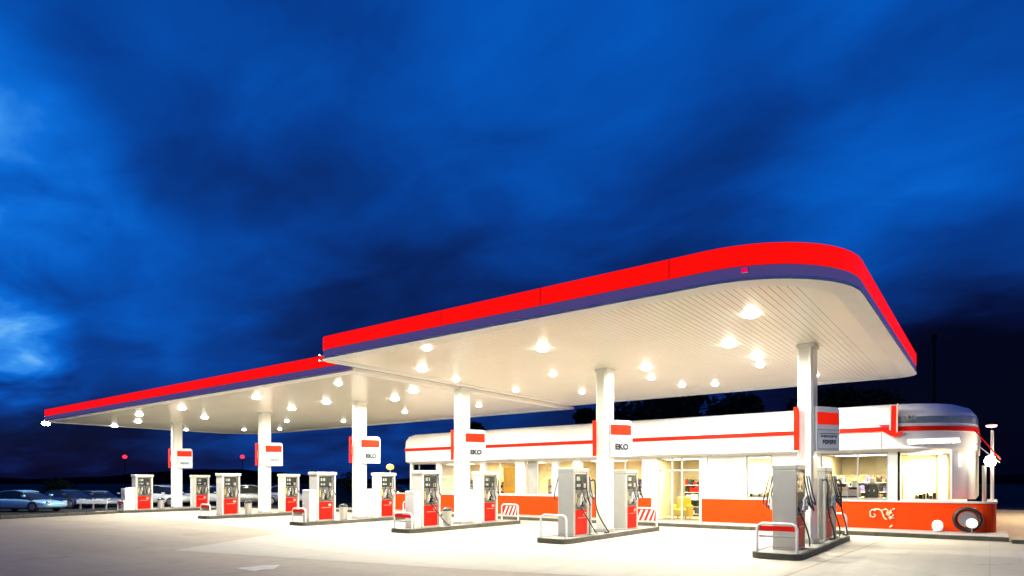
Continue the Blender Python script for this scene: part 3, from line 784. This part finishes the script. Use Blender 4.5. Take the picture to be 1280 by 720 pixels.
# cream script on the orange wall
t = thing('script_lettering', 'cream flowing script mark on the orange shop wall', 'lettering', (cxm(1105), 25.795, .62))
def pxl(u, v): # photo crop (50px wide, 40 high, zoom 18) -> local
    px, py = 1080 + u / 18, 625 + v / 18
    x = cxm(px) - cxm(1105); Z = 790 * 25.8 / .603 / (px + 405); return (x, -.012, 1.8 + (602 - py) * Z / 790 - .62)
strokes = [[(270, 240), (200, 215), (150, 260), (160, 370), (230, 385), (275, 350), (235, 310)], [(230, 205), (340, 205), (400, 235), (440, 330), (465, 400), (520, 440)],
           [(430, 230), (500, 200), (550, 230), (520, 330), (560, 350), (600, 300), (625, 220)], [(650, 210), (700, 200)], [(570, 400), (640, 370), (690, 400), (600, 425), (680, 330)], [(590, 610), (650, 570)], [(560, 300), (600, 250), (640, 300)]]
b = MB()
for s_ in strokes: b.tube([pxl(*q) for q in s_], .026, 6)
b.build('script_stroke', 'cream_letter', t, True)

# things inside the shop
def shelf(px, y, wd, lab, z=.17, h=1.75, seed=1):
    x = cxm(px)
    t = thing('display_shelf', lab, 'display shelf', (x, y, z), 0, 'stocked shelves inside the shop')
    b = MB(); b.box(-wd / 2, wd / 2, .16, .2, 0, h); b.box(-wd / 2, -wd / 2 + .03, -.2, .2, 0, h); b.box(wd / 2 - .03, wd / 2, -.2, .2, 0, h); b.build('frame', 'wood', t)
    rnd = random.Random(seed)
    pal = [M['red'], M['yellow'], M['cream'], M['ink'], M['wood'], M['leaf'], M['fascia_blue']]
    for k in range(5):
        zz_ = .1 + k * (h - .2) / 4.6
        s_ = MB().box(-wd / 2 + .03, wd / 2 - .03, -.2, .155, zz_, zz_ + .025).build('shelf', 'cream', t)
        bs = [MB(), MB(), MB()]; x_ = -wd / 2 + .06
        while x_ < wd / 2 - .15:
            w2 = rnd.uniform(.06, .16); hh = rnd.uniform(.12, .27)
            bs[rnd.randrange(3)].box(x_, x_ + w2, -.15, .05, zz_ + .026, zz_ + .026 + hh, bev=.006); x_ += w2 + rnd.uniform(.01, .05)
        for q in bs:
            if len(q.bm.verts): o = q.build('packet_row', rnd.choice(pal), s_)
shelf(838, 28.9, 1.0, 'stocked shelf seen through the shop entrance', seed=2)
shelf(866, 27.9, .8, 'stocked shelf just inside the entrance', seed=3)
shelf(790, 27.4, 1.2, 'stocked shelf behind window near the second island', seed=4)
shelf(681, 27.0, .8, 'stocked shelf behind narrow window beside the grey blind', seed=5)
shelf(612, 27.6, 1.2, 'stocked shelf behind window next to the amber poster', seed=6)
shelf(575, 27.3, 1.6, 'stocked shelf behind window near the shop left end', seed=7)
shelf(1050, 28.4, 1.6, 'tall shelf behind the coffee counter window', seed=8, h=1.9)
shelf(1095, 28.6, 1.2, 'tall shelf behind the machines at the mullioned window', seed=9, h=1.9)
t = thing('yellow_armchair', 'yellow armchair just inside the shop entrance', 'armchair', (cxm(842), 26.8, .17))
MB().box(-.32, .32, -.3, .3, .12, .42, bev=.05).build('seat', 'yellow', t)
MB().box(-.32, .32, .2, .34, .3, .95, bev=.05).build('backrest', 'yellow', t)
for s in (-1, 1): MB().box(s * .36 - .06, s * .36 + .06, -.3, .3, .1, .6, bev=.04).build('armrest', 'yellow', t)
for sx_ in (-.28, .28):
    for sy_ in (-.25, .25): MB().cyl((sx_, sy_, 0), (sx_, sy_, .13), .02, n=8).build('leg', 'wood', t)
t = thing('door_mat', 'dark brown mat across the shop entrance floor', 'mat', ((x0 + x1) / 2, 26.4, .172))
MB().box(-.8, .8, -.25, .25, 0, .02, bev=.004).build('mat', 'wood', t)
t = thing('window_counter', 'cream counter under the mullioned shop window', 'counter', (cxm(1068), 26.9, .17))
MB().box(-1.0, 1.0, -.3, .3, 0, .98, bev=.01).build('cabinet', 'cream', t)
MB().box(-1.02, 1.02, -.32, .32, .981, 1.03, bev=.01).build('worktop', 'steel', t)
def machine(px, y, lab, mm, w_=.4, h_=.5):
    t = thing('coffee_machine', lab, 'coffee machine', (cxm(px), y, 1.202))
    MB().box(-w_ / 2, w_ / 2, -.05, .2, 0, h_, bev=.02).build('body', mm, t)
    MB().box(-w_ / 2, w_ / 2, -.2, -.05, h_ * .62, h_, bev=.02).build('head', mm, t)
    MB().box(-w_ / 2 + .02, w_ / 2 - .02, -.21, -.05, 0, .05, bev=.005).build('drip_tray', 'screen', t)
    MB().box(-w_ / 2 + .05, w_ / 2 - .05, -.215, -.2, h_ * .72, h_ * .92).build('panel', 'screen', t)
    for s in (-.08, .08): MB().cyl((s, -.13, h_ * .45), (s, -.13, h_ * .63), .02, n=8).build('spout', 'steel', t)
    MB().lathe([(.06, h_), (.10, h_ + .02), (.12, h_ + .22), (.13, h_ + .24), (.02, h_ + .25)], 14).build('hopper', 'cream', t, True)
machine(1045, 26.9, 'cream coffee machine on the counter at left of the window mullion', 'cream', .5, .55)
machine(1062, 26.9, 'steel coffee machine on the counter close to the window mullion', 'steel', .4, .42)
machine(1085, 26.9, 'dark coffee machine on the counter right of the window mullion', 'screen', .45, .5)
machine(1038, 26.75, 'small white drinks machine at the end of the counter', 'white', .25, .6)
def ledge(px0, px1, lab, seed):
    xa, xb = cxm(px0), cxm(px1); wd = xb - xa
    t = thing('goods_ledge', lab, 'goods ledge', ((xa + xb) / 2, 26.25, 1.18))
    MB().box(-wd / 2, wd / 2, -.15, .1, 0, .03).build('shelf', 'wood', t)
    rnd = random.Random(seed); x_ = -wd / 2 + .03; ms = ['ink', 'wood', 'cream', 'leaf']
    b = {m: MB() for m in ms}
    while x_ < wd / 2 - .14:
        w2 = rnd.uniform(.07, .15); hh = rnd.uniform(.1, .24)
        m = rnd.choice(ms)
        if rnd.random() < .4: b[m].lathe([(w2 / 2, .03), (w2 / 2, hh * .7), (w2 / 4, hh), (.005, hh + .01)], 10, (x_ + w2 / 2, 0, 0))
        else: b[m].box(x_, x_ + w2, -.1, .03, .031, .03 + hh, bev=.008)
        x_ += w2 + .01
    for m, q in b.items():
        if len(q.bm.verts): q.build('goods_row', m, t)
ledge(934, 965, 'low ledge of dark goods behind the beige shop window', 4)
ledge(1141, 1172, 'low ledge of dark goods behind the wide right window', 9)

# downlights under the fascia, then an added glow panel at the right end
for px in (560, 640, 720, 800, 890, 990, 1070):
    x = cxm(px)
    t = thing('soffit_downlight', 'small downlight under the shop fascia', 'downlight', (x, 25.72, 2.885), 0, 'downlights under the shop fascia')
    MB().lathe([(.07, .0), (.075, -.02), (.06, -.03), (.055, 0)], 14).build('trim', 'steel', t)
    MB().lathe([(.055, -.012), (.03, -.022), (.004, -.024)], 14).build('lens', 'lamp', t)
tags = ['farthest', 'sixth', 'fifth', 'fourth', 'third', 'second', 'nearest']
for o, s_ in zip([o for o in COL.objects if o.name.startswith('soffit_downlight')], tags):
    o['label'] = '%s small downlight under the shop fascia counting from the rounded end' % s_
t = thing('fascia_glow', 'added white panel imitating the reflected glow on the fascia of the rounded shop end', 'glow panel', (cxm(1168), 25.46, 3.17))
MB().box(-.75, .75, -.03, .03, -.09, .09, bev=.02).build('housing', 'white', t)
MB().box(-.72, .72, -.04, -.031, -.07, .07, bev=.003).build('diffuser', mat('strip_glow', (.9, .9, .9), .3, emit=(1, 1, .95), estr=1.15), t)  # emissive strip added to imitate a reflected glow on the fascia

area('fascia_fill', (0, -.06, -.02), 1.4, .12, 35, (1, .98, .92), t, (R(60), 0, 0))  # extra fill added to whiten the rounded shop end
# wheel and ground lamp by the wall, right end
wx, wy = inv(1210, 665, .135)
wy = 25.45; wx = cxm(1210) - .0
t = thing('standing_tyre', 'dark tyre standing on the pavement against the orange wall', 'tyre', (wx, wy, .135))
prof = []
MBt = MB()
rings = []
for k in range(36):
    a = 2 * PI * k / 36; c = Vector((math.cos(a), 0, math.sin(a)))
    ring = []
    for q in range(12):
        p = 2 * PI * q / 12; rr = .345 + .075 * math.cos(p); ring.append(Vector((c.x * rr, .11 * math.sin(p), .43 + c.z * rr)))
    rings.append(ring)
MBt.loft(rings + [rings[0]], cap=False); bmesh.ops.remove_doubles(MBt.bm, verts=MBt.bm.verts, dist=.0001)
MBt.build('tyre', 'ring', t, True)
MB().lathe([(.25, -.02), (.24, .03), (.12, .05), (.02, .05)], 20, (0, 0, .43), 'Y').build('rim', 'rim', t, True)
t = thing('ground_spotlight', 'glowing round spotlight standing in front of the dark tyre', 'spotlight', (wx + .12, wy - .25, .135))
MB().cyl((0, 0, 0), (0, 0, .14), .02, n=8).build('stem', 'steel', t)
MB().lathe([(.155, .0), (.145, -.05), (.10, -.08), (.01, -.09)], 18, (0, 0, .32), 'Y').build('lens', mat('warm_glow', (.9, .85, .7), .3, emit=(1, .80, .52), estr=1.3), t, True)
MB().lathe([(.04, .09), (.12, .06), (.165, .01), (.17, -.005)], 18, (0, 0, .32), 'Y').build('housing', 'steel', t, True)
t = thing('white_bollard_lamp', 'short glowing white box lamp against the orange wall beside the tyre', 'bollard lamp', (cxm(1173), 25.5, .135))
MB().lathe([(.12, 0), (.13, .04), (.10, .05), (.03, .05)], 16).build('base', 'white', t, True)
MB().lathe([(.06, .04), (.13, .07), (.16, .16), (.15, .28), (.10, .35), (.01, .38)], 18).build('diffuser', mat('bollard_glow', (.9, .9, .9), .3, emit=(1, .96, .86), estr=.8), t)

# lamp post at the right end
t = thing('lamp_post', 'white lamp post with glowing globe behind the right end of orange wall', 'lamp post', (.06, 27.15, 0))
MB().cyl((0, 0, 0), (0, 0, 3.55), .055, .04).build('pole', 'white', t, True)
MB().cyl((-.22, .1, 0), (-.22, .1, 2.35), .06, .06).build('second_pole', 'grey', t, True)
MB().lathe([(.02, -.19), (.12, -.15), (.18, 0), (.12, .15), (.02, .19)], 18, (-.05, -.05, 2.5)).build('globe', mat('globe_glow', (.95, .93, .85), .3, emit=(1, .93, .75), estr=14), t, True)
MB().lathe([(.16, .0), (.14, -.05), (.06, -.07), (.01, -.08)], 18, (-.02, -.1, 3.72)).build('upper_lamp', mat('pink_glow', (.9, .7, .7), .3, emit=(1, .62, .55), estr=4), t, True)
MB().lathe([(.01, .06), (.08, .045), (.165, .005), (.15, 0)], 18, (-.02, -.1, 3.72)).build('lamp_hood', 'red', t, True)
MB().cyl((-.5, -.3, 3.6), (.22, -.1, 2.55), .022, n=8).build('red_brace', 'stripe', t)
MB().cyl((-.45, -.3, 3.1), (.2, -.1, 2.45), .014, n=8).build('thin_stay', 'white', t)
la = bpy.data.lights.new('globe_lamp', 'POINT'); la.energy = 90; la.color = (1, .84, .55); la.shadow_soft_size = .22
lo = bpy.data.objects.new('globe_lamp', la); COL.objects.link(lo); lo.parent = t; lo.location = (.35, .1, 2.6)
# yard lamp lighting the rear lane, standing beyond the right of the frame
t = thing('yard_lamp', 'tall yard lamp lighting the lane beyond the shop', 'yard lamp', (6.5, 39, 0))
MB().cyl((0, 0, 0), (0, 0, 6), .09, .06).build('pole', 'steel', t)
MB().box(-.6, .1, -.12, .12, 5.95, 6.1, bev=.02).build('head', 'steel', t)
MB().box(-.5, 0, -.1, .1, 5.93, 5.949).build('lens', 'lamp', t)
la = bpy.data.lights.new('yard_light', 'SPOT'); la.energy = 13000; la.color = (1, .74, .42); la.spot_size = R(150); la.shadow_soft_size = .2
lo = bpy.data.objects.new('yard_light', la); COL.objects.link(lo); lo.parent = t; lo.location = (-.3, 0, 5.85)

# dark mast on the right
mx_, my_ = atZ(1168, 48)
t = thing('dark_mast', 'thin dark mast rising behind the right end of canopy', 'mast', (mx_, my_, 0))
MB().cyl((0, 0, 0), (0, 0, 12.9), .16, .09).build('pole', 'darkmetal', t)
MB().box(-.18, .18, -.12, .12, 12.5, 13.0, bev=.04).build('head', 'darkmetal', t)
# red warning lamps far off
for px, lab in ((156, 'red warning lamp on a distant dark mast, at left of the first column'), (303, 'red warning lamp on a distant mast between two columns')):
    Z = 120; x, y = atZ(px, Z); z = 1.8 + 31 * Z / 790
    t = thing('warning_lamp', lab, 'warning lamp', (x, y, 0), 0, 'red warning lamps far off')
    MB().cyl((0, 0, 0), (0, 0, z - .3), .09, .05).build('pole', 'darkmetal', t)
    MB().lathe([(.05, -.35), (.32, -.22), (.4, 0), (.32, .22), (.05, .35)], 14, (0, 0, z)).build('lens', 'redlamp', t, True)

# ------------------------------------------------------------------ cars
def car(loc, rz, paint, lab, L_=4.3, W_=1.78, H=1.42, glow=False):
    t = thing('parked_car', lab, 'car', loc, rz, 'cars parked beyond the pumps')
    sc = L_ / 4.3
    # body lower: cross-sections along x
    secs = [(-2.15, .34, .60, .70), (-2.08, .24, .80, .82), (-1.7, .2, .90, .88), (-1.0, .19, .93, .89), (0, .18, .92, .89), (.8, .18, .90, .89), (1.3, .19, .82, .88), (1.85, .22, .72, .84), (2.08, .28, .62, .74), (2.15, .36, .52, .60)]
    rings = []
    for x, zb, zt, hw in secs:
        r = []
        for k in range(20):
            a = 2 * PI * k / 20; c, s = math.cos(a), math.sin(a)
            ex = .45
            yy = hw * W_ / 1.78 * math.copysign(abs(c) ** ex, c); z = (zb + zt) / 2 + (zt - zb) / 2 * math.copysign(abs(s) ** ex, s)
            r.append((x * sc, yy, z * H / 1.42))
        rings.append(r)
    body = MB().loft(rings).build('body', paint, t, True)
    cab = [(-1.75, .86, .90, .62), (-1.25, .84, 1.26, .66), (-.7, .84, 1.40, .64), (0, .84, 1.42, .64), (.4, .84, 1.34, .66), (.95, .84, 1.02, .70), (1.2, .80, .86, .72)]
    rings = []
    for x, zb, zt, hw in cab:
        r = []
        for (u, v) in [(-1.12, 0), (-1.05, .45), (-.92, .9), (-.75, 1), (0, 1.03), (.75, 1), (.92, .9), (1.05, .45), (1.12, 0)]:
            r.append((x * sc, u * hw * W_ / 1.78, (zb + (zt - zb) * v) * H / 1.42))
        rings.append(r)
    MB().loft(rings).build('windows', 'carglass', t, True)
    rr = []
    for x, z, hw in [(-1.3, 1.262, .56), (-.7, 1.415, .56), (0, 1.435, .56), (.42, 1.345, .57)]:
        rr.append([(x * sc, -hw, z * H / 1.42), (x * sc, 0, (z + .015) * H / 1.42), (x * sc, hw, z * H / 1.42), (x * sc, hw * .98, (z + .03) * H / 1.42), (x * sc, 0, (z + .045) * H / 1.42), (x * sc, -hw * .98, (z + .03) * H / 1.42)])
    MB().loft(rr).build('roof', paint, t, True)
    for sx_ in (-1.32, 1.32):
        for sy_ in (-1, 1):
            wl = MB().lathe([(.20, -.10), (.30, -.10), (.325, -.06), (.325, .06), (.30, .10), (.20, .10)], 20, (sx_ * sc, sy_ * .80 * W_ / 1.78, .325), 'Y').build('wheel', 'tyre', t, True)
            MB().lathe([(.01, .112 * sy_), (.08, .105 * sy_), (.19, .104 * sy_), (.20, .08 * sy_)], 14, (sx_ * sc, sy_ * .80 * W_ / 1.78, .325), 'Y').build('rim', 'rim', wl, True)
    for sy_ in (-1, 1):
        MB().box(1.98 * sc, 2.10 * sc, sy_ * .56 - .14, sy_ * .56 + .14, .50, .64, bev=.03).build('headlight', 'chrome', t)
        MB().box(-2.14 * sc, -2.04 * sc, sy_ * .58 - .13, sy_ * .58 + .13, .62, .76, bev=.03).build('tail_light', 'tail', t)
        MB().box(.75 * sc, .92 * sc, sy_ * .96 - .09, sy_ * .96 + .09, .90, 1.02, bev=.03).build('wing_mirror', paint, t)
    return t
M['paint_blue'] = mat('pale_blue_car_paint', (.25, .48, .68), .22, metal=.1, coat=.8, noise=.03)
M['paint_white'] = mat('white_car_paint', (.78, .8, .8), .22, coat=.8, noise=.03)
M['paint_silver'] = mat('silver_car_paint', (.42, .44, .44), .25, metal=.5, coat=.6, noise=.03)
M['paint_navy'] = mat('navy_car_paint', (.02, .035, .10), .22, coat=.8, noise=.05)
def carpx(px, Z, rz, paint, lab, **k):
    x, y = atZ(px, Z); return car((x, y, .0), R(rz), M[paint], lab, **k)
carpx(30, 38, 30, 'paint_blue', 'pale blue low car parked at the far left edge', L_=4.6, H=1.24)
carpx(85, 43, 20, 'paint_navy', 'dark navy low car parked behind the pale blue car', H=1.2)
carpx(122, 45, 12, 'paint_silver', 'silver low car left of the farthest pump', H=1.12)
carpx(204, 47, 25, 'paint_white', 'white car seen behind the farthest front pump', H=1.5)
carpx(262, 50, 40, 'paint_white', 'white car seen between the two pumps left of second last column', H=1.45)
carpx(313, 48, 70, 'paint_silver', 'silver car seen just left of the fifth column', H=1.5)
carpx(360, 52, 20, 'paint_white', 'white car seen right of the fifth column', H=1.45)
carpx(500, 50, 20, 'paint_navy', 'dark car half hidden at the left end of the shop', H=1.45)

# streaks of kerbside delineators on far left: low white barrier
x, y = atZ(115, 41)
t = thing('low_barrier', 'low pale barrier rail beyond the forecourt at far left', 'barrier', (x, y, 0), R(20))
MB().box(-1.3, 1.3, -.04, .04, .35, .62, bev=.02).build('rail', 'cream', t)
for k in (-1.1, 0, 1.1): MB().box(k - .05, k + .05, .045, .12, 0, .7).build('post', 'steel', t)

# ------------------------------------------------------------------ trees / dark backdrop
def tree(px, Z, h, rad, lab, seed, name='dark_tree', n=3600, ls=.30, flat=.8):
    rnd = random.Random(seed); x, y = atZ(px, Z)
    t = thing(name, lab, 'tree', (x, y, 0), rnd.uniform(0, 6), 'dark trees behind the station')
    b = MB(); th = h * .45
    b.tube([(0, 0, 0), (.05, .03, th * .5), (.1, -.05, th)], .035 * h * .8, 8, .02 * h)
    lobes = []
    for k in range(14):
        a = rnd.uniform(0, 2 * PI); r = rad * rnd.uniform(.15, .62); z = h * rnd.uniform(.42, .84)
        c = Vector((r * math.cos(a), r * math.sin(a), z)); lobes.append((c, rad * rnd.uniform(.32, .52)))
        b.tube([(.1, -.05, th * .85), (c.x * .5, c.y * .5, (th + z) / 2), tuple(c)], .012 * h, 6, .003 * h)
    b.build('trunk', 'bark', t)
    b = MB()
    for k in range(n):
        c, lr = rnd.choice(lobes)
        d = Vector((rnd.gauss(0, 1), rnd.gauss(0, 1), rnd.gauss(0, 1))).normalized() * lr * rnd.uniform(.45, 1.08) ** .6
        d.z *= flat; p = c + d
        u = Vector((rnd.gauss(0, 1), rnd.gauss(0, 1), rnd.gauss(0, .6))).normalized(); v = u.cross(Vector((rnd.gauss(0, 1), rnd.gauss(0, 1), rnd.gauss(0, 1)))).normalized()
        s = ls * rnd.uniform(.6, 1.4)
        vs = [b.bm.verts.new(p + u * s), b.bm.verts.new(p + v * s * .5), b.bm.verts.new(p - u * s), b.bm.verts.new(p - v * s * .5)]
        b.bm.faces.new(vs)
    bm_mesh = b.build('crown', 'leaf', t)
tree(795, 52, 10.4, 4.2, 'dark bushy tree behind the shop right of the second column', 1)
tree(850, 55, 10.8, 4.4, 'dark bushy tree behind the middle of the shop roof', 2)
tree(905, 54, 9.8, 3.6, 'dark rounded tree behind the shop above the blank panel', 3)
tree(1040, 56, 11, 3.8, 'dark tree behind the shop just right of the nearest column', 4)
tree(1095, 55, 10.4, 3.6, 'dark tree behind the shop near the red emblem', 5)
tree(602, 60, 8.3, 2.2, 'narrow dark tree behind the shop right of the third column', 6)
tree(742, 56, 9.4, 2.0, 'narrow dark tree behind the shop left of the second column', 9)
tree(76, 52, 2.1, 1.5, 'low dark shrub behind the parked cars at far left', 7, 'dark_shrub', 900, .14)
tree(442, 60, 2.6, 2.0, 'low dark shrub beyond the pumps left of the fourth column', 8, 'dark_shrub', 900, .16)
# far dark hills
b = MB()
rnd = random.Random(3); pts = []
Rr = 600
vs0 = []; vs1 = []; vs2 = []
for k in range(121):
    a = R(30 + 190 * k / 120)
    h = 2 + 9 * (0.5 + .5 * math.sin(k * .17 + 1)) * (.6 + .4 * math.sin(k * .43)) + rnd.uniform(0, 1.2)
    vs0.append(b.bm.verts.new((Rr * math.cos(a), Rr * math.sin(a), -1))); vs1.append(b.bm.verts.new((Rr * 1.1 * math.cos(a), Rr * 1.1 * math.sin(a), h * 1.2))); vs2.append(b.bm.verts.new((Rr * 1.4 * math.cos(a), Rr * 1.4 * math.sin(a), -1)))
for k in range(120):
    b.bm.faces.new((vs0[k], vs0[k + 1], vs1[k + 1], vs1[k])); b.bm.faces.new((vs1[k], vs1[k + 1], vs2[k + 1], vs2[k]))
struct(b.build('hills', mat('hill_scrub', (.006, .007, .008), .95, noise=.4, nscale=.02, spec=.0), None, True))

# ------------------------------------------------------------------ render settings
scn.render.engine = 'CYCLES'
scn.view_settings.view_transform = 'Standard'; scn.view_settings.look = 'None'; scn.view_settings.gamma = 1
scn.view_settings.use_curve_mapping = False; scn.view_settings.exposure = .15
cy_ = scn.cycles
cy_.use_denoising = True; cy_.max_bounces = 8; cy_.diffuse_bounces = 4; cy_.glossy_bounces = 3; cy_.transparent_max_bounces = 12
cy_.sample_clamp_indirect = 6; cy_.caustics_reflective = False; cy_.caustics_refractive = False
